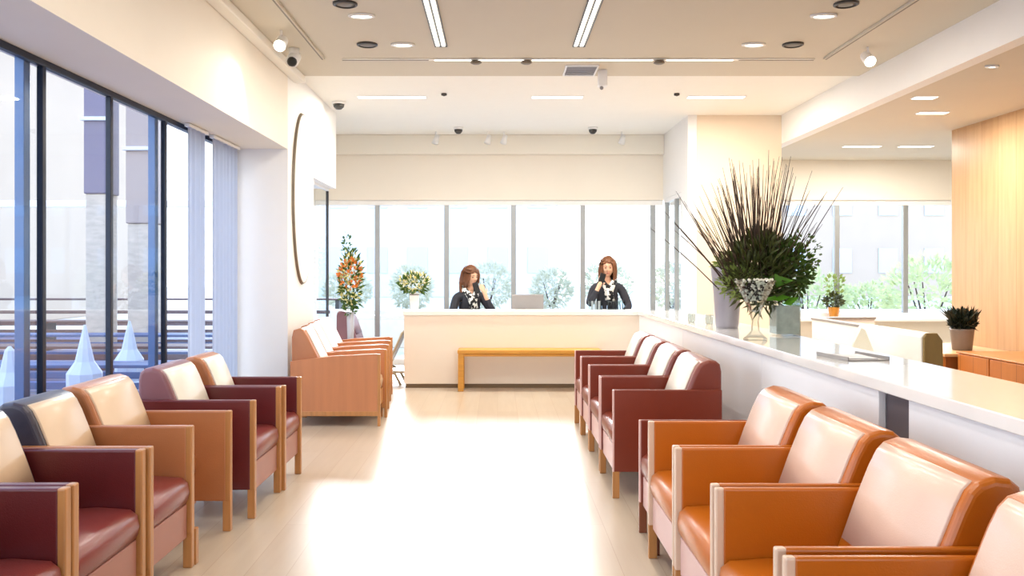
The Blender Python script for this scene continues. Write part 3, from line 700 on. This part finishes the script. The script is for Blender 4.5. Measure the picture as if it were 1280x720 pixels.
# vent and sensor box
t = thing('air_vent', 'slatted air vent at the rear edge of the main ceiling', 'vent', (.76, 8.07, HC))
bm = nb(); box(bm, -.15, -.135, -.20, .20, -.015, 0); box(bm, .135, .15, -.20, .20, -.015, 0); box(bm, -.135, .135, -.20, -.185, -.015, 0); box(bm, -.135, .135, .185, .20, -.015, 0); obj('frame', bm, M['white'], t)
bm = nb()
for k in range(6): box(bm, -.135, .135, -.17+k*.06, -.14+k*.06, -.013, -.002)
obj('slats', bm, M['silver'], t); obj('backing', bx(-.135, .135, -.185, .185, -.002, -.0005), M['dark'], t)
t = thing('ceiling_sensor_box', 'small white sensor box hanging beside the slatted vent', 'sensor', (.965, 8.1, HC))
obj('housing', bx(-.04, .04, -.05, .05, -.15, 0, .008), M['white'], t); bm = nb(); ball(bm, Vector((-.01, -.02, -.165)), .018); obj('lens', bm, M['silver'], t, True)
# cameras
t = thing('security_camera', 'white dome-nosed security camera in the left ceiling corner', 'camera', (-1.69, 7.3, HC))
bm = nb(); tube(bm, [(0, 0, 0), (0, 0, -.05)], .045, .04, 20); obj('mount', bm, M['white'], t, True)
bm = nb(); tube(bm, [(.0, .06, -.05), (.0, .02, -.07), (.0, -.06, -.12)], .048, .055, 20); obj('housing', bm, M['white'], t, True)
bm = nb(); ball(bm, Vector((.0, -.065, -.124)), .042); obj('lens', bm, M['black'], t, True)
def dome(x, y, r, lb, z):
    t = thing('ceiling_dome_camera', lb, 'camera', (x, y, z))
    bm = nb(); lathe(bm, [(r, 0), (r, -.02), (r*.85, -.03)], 24); obj('base', bm, M['white'], t, True)
    bm = nb(); lathe(bm, [(r*.84, -.03), (r*.75, -.06), (r*.4, -.085), (0, -.09)], 24); obj('dome', bm, M['dark'], t, True)
dome(-1.76, 9.75, .075, 'dark dome camera in the rear ceiling corner by the left wall', HB)
dome(PX(573, 11.5), 11.5, .065, 'dark dome camera on the rear ceiling above the left receptionist', HB)
dome(PX(741, 11.5), 11.5, .065, 'dark dome camera on the rear ceiling above the right receptionist', HB)
def strip(x0, x1, y, z, lb, power=25, w=.10):
    t = thing('strip_light', lb, 'ceiling light', ((x0+x1)/2, y, z), 0, 'recessed strip lights')
    h = (x1-x0)/2
    obj('frame', bx(-h-.01, h+.01, -w/2-.01, w/2+.01, -.006, -.001), M['white'], t)
    obj('diffuser', bx(-h, h, -w/2, w/2, -.010, -.006), M['lampsoft'], t)
    area('strip_lamp', (0, 0, -.02), 2*h, w, power, (1, .95, .86), t)
strip(PX(448, 9.48), PX(532, 9.48), 9.48, HB, 'left strip light in the white rear ceiling', 42)
strip(PX(665, 9.48), PX(728, 9.48), 9.48, HB, 'middle strip light in the white rear ceiling', 42)
strip(PX(860, 9.48), PX(930, 9.48), 9.48, HB, 'right strip light in the white rear ceiling', 42)
strip(PX(1150, 8.47), PX(1185, 8.47), 8.5, HL, 'strip light in the low ceiling nearest the oak wall', 32)
strip(PX(1150, 7.6)+.02, PX(1180, 7.6), 7.75, HL, 'short strip light in the low ceiling above the oak cabinet', 26)
strip(PX(1055, 10.8), PX(1100, 10.8), 10.8, HL, 'faint strip light in the low rear ceiling, left one near the beam', 40)
strip(PX(1125, 10.8), PX(1165, 10.8), 10.8, HL, 'faint strip light in the low rear ceiling, right one near the oak wall', 40)
for k, x in enumerate((555, 846)):
    bm = nb(); lathe(bm, [(.03, 0), (.03, -.02), (0, -.03)], 16)
    tag(obj('smoke_detector', bm, M['dark'], None, True, (PX(x, 9.3), 9.3, HB)), ('left', 'right')[k]+' tiny dark detector on the white rear ceiling', 'detector')
for k, x in enumerate((545, 610, 630, 777)):
    t = thing('track_spotlight', ('leftmost', 'second', 'third', 'rightmost')[k]+' small white spotlight on the rear ceiling before the pelmet', 'spotlight', (PX(x, 11.9), 11.88, HB), 0, 'white spotlights before the pelmet')
    bm = nb(); tube(bm, [(0, 0, 0), (0, 0, -.06)], .008, .008, 8); obj('stem', bm, M['white'], t)
    bm = nb(); tube(bm, [(.02, .0, -.05), (-.01, -.03, -.16)], .03, .045, 14); obj('housing', bm, M['white'], t, True)
disc(PX(1240, 6.55), 6.55, .04, 'tiny lit downlight in the low ceiling at far right', True, HL)

# ------------------------------------------------------------------ people
def skin_mesh(verts, edges, rads, root, sub=2):
    me = bpy.data.meshes.new('tmp'); me.from_pydata(verts, edges, []); me.update()
    o = bpy.data.objects.new('tmp', me); COL.objects.link(o)
    md = o.modifiers.new('s', 'SKIN'); md.use_smooth_shade = True
    for i, r in enumerate(rads):
        me.skin_vertices[0].data[i].radius = (r, r) if not isinstance(r, tuple) else r
        me.skin_vertices[0].data[i].use_root = (i == root)
    sb = o.modifiers.new('ss', 'SUBSURF'); sb.levels = sub; sb.render_levels = sub
    dg = bpy.context.evaluated_depsgraph_get(); dg.update()
    out = bpy.data.meshes.new_from_object(o.evaluated_get(dg))
    bpy.data.objects.remove(o); return out

def head_bm(c, yaw, pitch, s=1.0):
    bm = nb(); bmesh.ops.create_icosphere(bm, subdivisions=5, radius=1)
    def g(x, z, cx, cz, sx, sz): return math.exp(-((x-cx)/sx)**2-((z-cz)/sz)**2)
    for v in bm.verts:
        x, y, z = v.co
        j = 1-.28*max(0, -z)**1.3               # jaw narrows
        X, Y, Z = x*.074*j, y*.094*(1-.10*max(0, -z)), z*.112
        if y < 0:
            f = -y
            Y -= f*(.020*g(x, z, 0, -.10, .14, .14) + .012*g(x, z, 0, .08, .10, .22))       # nose
            Y += f*(.010*g(x, z, .36, .08, .20, .14) + .010*g(x, z, -.36, .08, .20, .14))   # sockets
            Y -= f*(.006*g(x, z, 0, -.44, .26, .09) + .008*g(x, z, 0, -.76, .28, .14))      # lips, chin
            Y -= f*(.004*g(x, z, .5, -.15, .22, .2)+.004*g(x, z, -.5, -.15, .22, .2))
        e = math.exp(-((z+.02)/.22)**2-((y-.05)/.16)**2)
        X += (1 if x > 0 else -1)*.012*e*(abs(x) > .8)     # ears
        v.co = Vector((X, Y, Z))*s
    R = Matrix.Translation(c) @ Matrix.Rotation(yaw, 4, 'Z') @ Matrix.Rotation(pitch, 4, 'X') @ Matrix.Scale(1.10, 4)
    bmesh.ops.transform(bm, matrix=R, verts=bm.verts[:])
    return bm, R

def woman(label, x, y, seat, yaw, pitch, raised, hair_mat, long_hair, rz=0):
    t = thing('person', label, 'person', (x, y, 0), rz)
    s = seat; V = []; E = []; Rr = []
    def add(p, r, par=None):
        V.append(p); Rr.append(r)
        if par is not None: E.append((par, len(V)-1))
        return len(V)-1
    pel = add((0, 0, s+.10), (.14, .11)); sp = add((0, -.01, s+.26), (.115, .085), pel); ch = add((0, -.02, s+.42), (.135, .095), sp)
    ub = add((0, -.015, s+.52), (.09, .065), ch); nk = add((0, -.025, s+.58), .047, ub); nt = add((0, -.045, s+.66), .043, nk)
    wr = {}
    for sd in (-1, 1):
        sh = add((sd*.155, -.015, s+.50), .046, ub)
        if sd == raised:
            el = add((sd*.24, -.22, s+.30), .036, sh); w = add((sd*.13, -.23, s+.52), .026, el)
            hand_dir = Vector((-sd*.35, .12, .93)).normalized()
        else:
            el = add((sd*.25, -.10, s+.28), .036, sh); w = add((sd*.14, -.33, .785), .026, el)
            hand_dir = Vector((-sd*.3, -.95, -.03)).normalized()
        mid = (Vector(V[el])+Vector(V[w]))/2; wr[sd] = (Vector(V[w]), hand_dir)
        side = hand_dir.cross(Vector((0, 0, 1)) if abs(hand_dir.z) < .7 else Vector((0, 1, 0))).normalized()
        nrm = side.cross(hand_dir).normalized()
        W = Vector(V[w]); pm = add(tuple(W+hand_dir*.045), (.032, .016), w)
        tips = []
        for k, (off, ln) in enumerate(((-.027, .062), (-.009, .072), (.009, .068), (.027, .052))):
            kn = add(tuple(W+hand_dir*.085+side*off), .0085, pm)
            a = add(tuple(W+hand_dir*(.085+ln*.5)+side*off*1.1+nrm*.010), .008, kn)
            add(tuple(W+hand_dir*(.085+ln*.9)+side*off*1.05+nrm*.032), .007, a)
        sgn = -1
        a = add(tuple(W+hand_dir*.035+side*sgn*.035), .010, pm); add(tuple(W+hand_dir*.075+side*sgn*.058+nrm*.012), .0085, a)
    for sd in (-1, 1):
        hp = add((sd*.09, -.02, s+.07), .085, pel); kn = add((sd*.11, -.40, min(s+.06, .55)), .058, hp)
        ca = add((sd*.11, -.40, s*.55), .050, kn); an = add((sd*.11, -.38, .09), .036, ca); add((sd*.115, -.52, .04), .034, an)
    bmesh_all = nb()
    me = skin_mesh(V, E, Rr, 0); bmesh_all.from_mesh(me); bpy.data.meshes.remove(me)
    hc = Vector((0, -.055, s+.755))
    hb, R = head_bm(hc, yaw, pitch)
    tm = bpy.data.meshes.new('h'); hb.to_mesh(tm); hb.free(); bmesh_all.from_mesh(tm); bpy.data.meshes.remove(tm)
    body = obj('body', bmesh_all, M['skin'], t, True)
    rm = body.modifiers.new('r', 'REMESH'); rm.mode = 'VOXEL'; rm.voxel_size = .0055; rm.use_smooth_shade = True
    dg = bpy.context.evaluated_depsgraph_get(); dg.update()
    nm = bpy.data.meshes.new_from_object(body.evaluated_get(dg)); body.modifiers.clear(); old = body.data; body.data = nm; nm.name = 'body'
    if not nm.materials: nm.materials.append(M['skin'])
    # face features
    for sx in (-1, 1):
        bm = nb(); ball(bm, R @ Vector((sx*.027, -.083, .010)), .0075, 1.4, .6, .7); obj('eye', bm, M['berry'], t, True)
        bm = nb(); tube(bm, [R @ Vector((sx*.012, -.095, .030)), R @ Vector((sx*.028, -.093, .035)), R @ Vector((sx*.044, -.082, .030))], .003, .0015, 6); obj('eyebrow', bm, hair_mat, t, True)
    bm = nb(); ball(bm, R @ Vector((0, -.097, -.050)), .012, 1.7, .5, .5); obj('lips', bm, M['lip'], t, True)
    # jacket: torso and arms, a little wider than the body
    JV, JE, JR = [], [], []
    def ja(p, r, par=None):
        JV.append(p); JR.append(r)
        if par is not None: JE.append((par, len(JV)-1))
        return len(JV)-1
    p0 = ja((0, 0, s+.06), (.165, .135)); p1 = ja((0, -.01, s+.26), (.135, .105), p0); p2 = ja((0, -.02, s+.42), (.155, .115), p1); p3 = ja((0, -.012, s+.525), (.10, .078), p2)
    k = 0
    for sd in (-1, 1):
        sh = ja((sd*.165, -.012, s+.50), .062, p3)
        if sd == raised: el = ja((sd*.245, -.22, s+.295), .050, sh); ja((sd*.145, -.228, s+.485), .036, el)
        else: el = ja((sd*.255, -.10, s+.275), .050, sh); ja((sd*.155, -.295, s*.0+.785+.008), .036, el)
    jm = skin_mesh(JV, JE, JR, 0); b = nb(); b.from_mesh(jm); bpy.data.meshes.remove(jm)
    obj('jacket', b, M['jacket'], t, True)
    # skirt / trousers
    TV = [(0, 0, s+.10)]; TE = []; TR = [(.165, .135)]
    for sd in (-1, 1):
        b0 = len(TV); TV += [(sd*.095, -.02, s+.07), (sd*.11, -.40, min(s+.06, .55)), (sd*.11, -.40, s*.55), (sd*.11, -.385, .13)]; TR += [.10, .072, .064, .055]
        TE += [(0, b0), (b0, b0+1), (b0+1, b0+2), (b0+2, b0+3)]
    jm = skin_mesh(TV, TE, TR, 0); b = nb(); b.from_mesh(jm); bpy.data.meshes.remove(jm)
    obj('trousers', b, M['jacket'], t, True)
    for sd in (-1, 1):
        bm = nb(); ball(bm, Vector((sd*.113, -.45, .045)), .05, .95, 2.2, .85, 3); obj('shoe', bm, M['shoe'], t, True)
    # scarf
    bm = nb(); tube(bm, [(-.07, .02, s+.60), (-.075, -.07, s+.58), (-.02, -.135, s+.50), (.0, -.15, s+.36)], .035, .045, 10)
    tube(bm, [(.07, .02, s+.60), (.075, -.07, s+.58), (.03, -.135, s+.50), (.035, -.15, s+.34)], .035, .045, 10); obj('scarf', bm, M['scarf'], t, True)
    # hair: cap with the face left open, plus locks
    bm = nb(); bmesh.ops.create_icosphere(bm, subdivisions=4, radius=1)
    kill = []
    for v in bm.verts:
        x0, y0, z0 = v.co
        if y0 < -.25 and z0 < .50 - .35*abs(x0) and abs(x0) < .82: kill.append(v)
        elif z0 < -.55 and y0 < .2: kill.append(v)
        v.co = Vector((x0*.087, y0*.108+.006, z0*.122+.008)) * (1+.012*math.sin(x0*40+y0*13))
    bmesh.ops.delete(bm, geom=kill, context='VERTS')
    bmesh.ops.solidify(bm, geom=bm.faces[:], thickness=.010)
    rnd = random.Random(3)
    n = 46
    for k in range(n):
        a = -1.0 + (PI+2.0)*k/(n-1)          # around the back from one temple to the other
        if long_hair: L = rnd.uniform(.20, .27)
        else: L = rnd.uniform(.05, .09)
        x0, y0 = math.cos(a)*.078, math.sin(a)*.098+.006
        if y0 < -.05 and abs(x0) < .055: continue
        tube(bm, [(x0*.8, y0*.8, .085), (x0*1.10, y0*1.08, .03), (x0*1.22, y0*1.14, -.05), (x0*1.16, y0*1.08+.008, -.05-L*.5), (x0*1.02, y0*1.0+.012, -.05-L)], .017, .008, 6)
    if not long_hair:
        tube(bm, [(-.055, .06, -.03), (-.085, .05, -.09), (-.10, .0, -.16), (-.085, -.05, -.24)], .026, .008, 8)
        tube(bm, [(-.03, .08, -.03), (-.07, .07, -.10), (-.085, .03, -.18), (-.07, -.03, -.27)], .022, .008, 8)
    bmesh.ops.transform(bm, matrix=R, verts=bm.verts[:])
    obj('hair', bm, hair_mat, t, True)
    return t, wr[raised]
w1, h1 = woman('auburn-haired person in charcoal jacket sitting at left of desk, phone at chin', PX(594, 10.8)-.075, 10.80, .475, .30, .28, 1, M['hair1'], False, rz=.35)
w2, h2 = woman('long-haired person in charcoal jacket and patterned scarf at right of desk', PX(759, 10.8), 10.80, .585, -.10, .22, -1, M['hair2'], True)
def phone(p, o, lb):
    q = o.location + p[0] + p[1]*.10 + Vector((0, -.020, 0))
    t = thing('phone', lb, 'phone', q); bm = nb(); box(bm, -.034, .034, -.006, .006, -.07, .07, .004); obj('body', bm, M['black'], t); t.rotation_euler = (.1, -.3*(1 if p[0].x > 0 else -1), 0)
    obj('screen', bx(-.030, .030, .006, .0068, -.062, .062), M['dark'], t)
phone(h1, w1, 'black phone held at the chin of the auburn-haired person')
phone(h2, w2, 'black phone held to the cheek by the long-haired person')
for x, sz, lb in ((w1.location.x, .475, 'black office stool under the auburn-haired person'), (w2.location.x, .585, 'black office stool under the long-haired person')):
    t = thing('office_stool', lb, 'stool', (x, 10.82, 0))
    bm = nb(); lathe(bm, [(.0, sz-.115), (.19, sz-.11), (.20, sz-.09), (.19, sz-.07), (0, sz-.065)], 28); obj('seat', bm, M['black'], t, True)
    bm = nb(); tube(bm, [(0, 0, .06), (0, 0, sz-.11)], .025, .025, 14); obj('column', bm, M['steel'], t, True)
    for k in range(5):
        a = 2*PI*k/5+.3; bm = nb(); tube(bm, [(0, 0, .07), (.24*math.cos(a), .24*math.sin(a), .05)], .018, .012, 8); ball(bm, Vector((.24*math.cos(a), .24*math.sin(a), .026)), .025); obj('caster_leg', bm, M['dark'], t)

# ------------------------------------------------------------------ outside
o = struct('ground', bx(-2.9, 60, YF+.16, 19, -.16, -.04), M['paving'])
struct('ground_far', bx(-60, 60, 19, 70, -.16, -.04), M['paving'])
o = struct('ground_left', bx(-60, -2.9, -20, 19, -.16, -.04), M['deck'])
struct('ground_kerb', bx(-2.9, XG-.13, -20, YF+.15, -.16, -.05), M['paving'])
o = struct('ground_front', bx(XG-.12, 40, -20, YB-.16, -.16, -.04), M['paving'])
tag(obj('garden_wall', bx(-2.9, 9, 15.2, 15.5, -.04, .62, .02), M['stone_wall']), 'low cream garden wall outside the far windows', 'wall')
tag(obj('garden_bench', (lambda b: (box(b, -2.4, -1.35, 14.0, 14.35, .52, .58, .01), box(b, -2.35, -2.25, 14.05, 14.3, -.04, .52), box(b, -1.5, -1.4, 14.05, 14.3, -.04, .52), b)[-1])(nb()), M['stone_wall']), 'pale bench outside at the left of the far windows', 'bench')
def building(lb, x0, x1, y0, y1, h, m, rows, cols, front='y', wm=None):
    t = thing('building', lb, 'building', ((x0+x1)/2, y0, -.04))
    w = (x1-x0)/2
    obj('walls', bx(-w, w, 0, y1-y0, 0, h, .03), m, t)
    obj('roof_edge', bx(-w-.15, w+.15, -.15, y1-y0+.15, h, h+.25, .02), M['paleb'], t)
    for r in range(rows):
        for c in range(cols):
            if front == 'y':
                cx = -w + (c+.5)*2*w/cols; z = 1.2+r*(h-1)/rows
                f = obj('window', bx(cx-.5, cx+.5, -.06, -.001, z, z+1.3, .01), wm or M['win_dark'], t)
            else:
                D = y1-y0; cy = (c+.5)*D/cols; z = 1.2+r*(h-1)/rows
                f = obj('window', bx(w+.001, w+.06, cy-.5, cy+.5, z, z+1.3, .01), wm or M['win_dark'], t)
    return t
building('pale low building beyond the garden behind the reception desk', -9, 3, 44, 52, 7.5, M['paleb'], 2, 6, wm=M['pane_pale'])
building('pale building beyond the right-hand far windows', 12, 24, 46, 54, 7, M['stucco'], 2, 5, wm=M['pane_pale'])
building('beige stucco building with small windows across the left deck', -24, -12, 21, 30, 7, M['stucco'], 2, 4)
for px, hw_, mk, z1, lb in ((119, .18, 'lilac_wall', 2.50, 'lilac grey column over a pale brick base, outside the second left window bay'), (174, .21, 'beige_col', 2.05, 'beige column over a pale base, outside the third left window bay')):
    t = thing('outdoor_column', lb, 'column', (PX(px, 13.3), 13.3, -.04))
    obj('base', bx(-hw_+.02, hw_-.02, .02, .42, 0, z1, .02), M['brickish'], t)
    obj('shaft', bx(-hw_, hw_, 0, .44, z1, 6.0, .02), M[mk], t)
    obj('light_bracket', bx(-hw_-.03, hw_+.03, -.05, -.001, z1+1.1, z1+1.16, .01), M['paleb'], t)
t = thing('outdoor_canopy', 'thin white canopy beam running outside above the left deck', 'canopy', (-8, 17.4, 0))
obj('beam', bx(-9, 4.5, -.06, .06, 2.55, 2.68, .01), M['white'], t)
for a in (-8.5, -4, .4, 4.3): obj('post', bx(a-.06, a+.06, -.06, .06, -.04, 2.55, .01), M['white'], t)
rnd = random.Random(5)
for k, (y, h, mk, lb) in enumerate([(9.3, .34, 'bench_blue', 'slate blue slatted bench nearest outside the left window'), (10.9, .40, 'bench_brown', 'brown slatted bench, second outside the left window'),
                                (12.6, .42, 'bench_blue', 'slate blue slatted bench, second of its colour outside left'), (14.6, .50, 'bench_brown', 'long brown slatted bench before the white canopy posts'), (18.4, .75, 'bench_brown', 'tall brown slatted barrier beyond the white canopy')]):
    t = thing('slatted_bench', lb, 'bench', (0, y, -.04), 0, 'slatted benches on the left deck')
    x1 = -3.2; x0 = -12.0
    for q in range(4): obj('slat', bx(x0, x1, q*.11, q*.11+.085, h-.035, h, .006), M[mk], t)
    for q in range(2): obj('slat', bx(x0, x1, -.03, -.001, h*.25+q*h*.33, h*.25+q*h*.33+.07, .006), M[mk], t)
    for a in (x0+.1, (x0+x1)/2, x1-.2): obj('support', bx(a, a+.08, .02, .40, 0, h-.036, .004), M['dark'], t)
for k, (px, y, h, r, lb) in enumerate([(12, 8.0, .50, .15, 'white pointed cone topiary cover nearest outside the left window'), (106, 8.9, .64, .17, 'white pointed cone cover in the second left window bay'), (162, 10.25, .60, .16, 'white pointed cone cover in the third left window bay')]):
    t = thing('cone_cover', lb, 'cover', (PX(px, y), y, -.04), 0, 'white cone covers on the left deck')
    bm = nb(); lathe(bm, [(r, 0), (r*1.02, .30), (r*.95, .32), (r*.55, .42), (r*.28, .55+h*.12), (.012, h+.15)], 9); obj('cover', bm, M['cone'], t)
    bm = nb(); lathe(bm, [(r+.03, 0), (r+.03, .05), (r, .06)], 9); obj('base', bm, M['paleb'], t)
# shrubs beyond the garden wall
rnd = random.Random(11)
names = ['at the left end', 'second from the left', 'third from the left', 'left of the seated auburn-haired person', 'behind the auburn-haired person', 'behind the monitor', 'between monitor and right receptionist', 'behind the long-haired person']
def shrub(x, y, w, h, lb, g, m):
    t = thing('garden_shrub', lb, 'shrub', (x, y, -.04), 0, g)
    bm = nb(); foliage(bm, (0, 0, h*.55), (w, w*.7, h*.45), int(500+200*h), .16, .08); obj('leaves', bm, m, t)
    bm = nb()
    for q in range(4): tube(bm, [(0, 0, 0), (rnd.uniform(-.5, .5)*w, rnd.uniform(-.3, .3)*w, h*.7)], .03, .01, 5)
    obj('stems', bm, M['grass'], t)
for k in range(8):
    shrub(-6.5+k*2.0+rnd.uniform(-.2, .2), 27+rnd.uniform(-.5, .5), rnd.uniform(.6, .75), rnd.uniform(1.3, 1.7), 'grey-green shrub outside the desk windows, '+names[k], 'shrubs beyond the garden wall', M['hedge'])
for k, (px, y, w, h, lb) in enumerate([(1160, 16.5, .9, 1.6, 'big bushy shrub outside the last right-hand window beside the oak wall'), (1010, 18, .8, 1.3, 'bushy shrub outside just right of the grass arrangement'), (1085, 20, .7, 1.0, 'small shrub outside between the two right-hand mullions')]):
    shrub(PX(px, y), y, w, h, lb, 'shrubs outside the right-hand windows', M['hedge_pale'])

# ------------------------------------------------------------------ world, sun, camera
w = bpy.data.worlds.new('world'); SC.world = w; w.use_nodes = True
nt = w.node_tree; bg = nt.nodes['Background']; L = nt.links.new
tc = nt.nodes.new('ShaderNodeTexCoord'); sp = nt.nodes.new('ShaderNodeSeparateXYZ'); L(tc.outputs['Generated'], sp.inputs[0])
cr = nt.nodes.new('ShaderNodeValToRGB'); L(sp.outputs['Z'], cr.inputs['Fac'])
e = cr.color_ramp.elements; e[0].position = 0.0; e[0].color = (1, 1, 1, 1); e[1].position = .75; e[1].color = (.38, .58, 1, 1)
x = e.new(.22); x.color = (.86, .93, 1, 1)
L(cr.outputs['Color'], bg.inputs['Color']); bg.inputs['Strength'].default_value = 3.9
l = bpy.data.lights.new('sun', 'SUN'); l.energy = 4.2; l.angle = math.radians(20); l.color = (1, .98, .96)
o = bpy.data.objects.new('sun', l); COL.objects.link(o)
d = Vector((.05, -1, -math.tan(math.radians(15.5)))).normalized()
o.rotation_euler = d.to_track_quat('-Z', 'Y').to_euler()

cam = bpy.data.cameras.new('camera'); co = bpy.data.objects.new('camera', cam); COL.objects.link(co)
co.location = (0, 0, 1.30); co.rotation_euler = (PI/2, 0, 0)
cam.sensor_width = 36; cam.lens = 36*1100/1280; cam.shift_x = 18/1280; cam.shift_y = -22/1280
cam.clip_start = .05; cam.clip_end = 300
SC.camera = co
vs = SC.view_settings; vs.view_transform = 'Standard'; vs.look = 'None'; vs.exposure = 0.0; vs.gamma = 1; vs.use_curve_mapping = False
SC.cycles.max_bounces = 8; SC.cycles.diffuse_bounces = 4; SC.cycles.transparent_max_bounces = 24; SC.cycles.use_denoising = True; SC.cycles.sample_clamp_indirect = 8
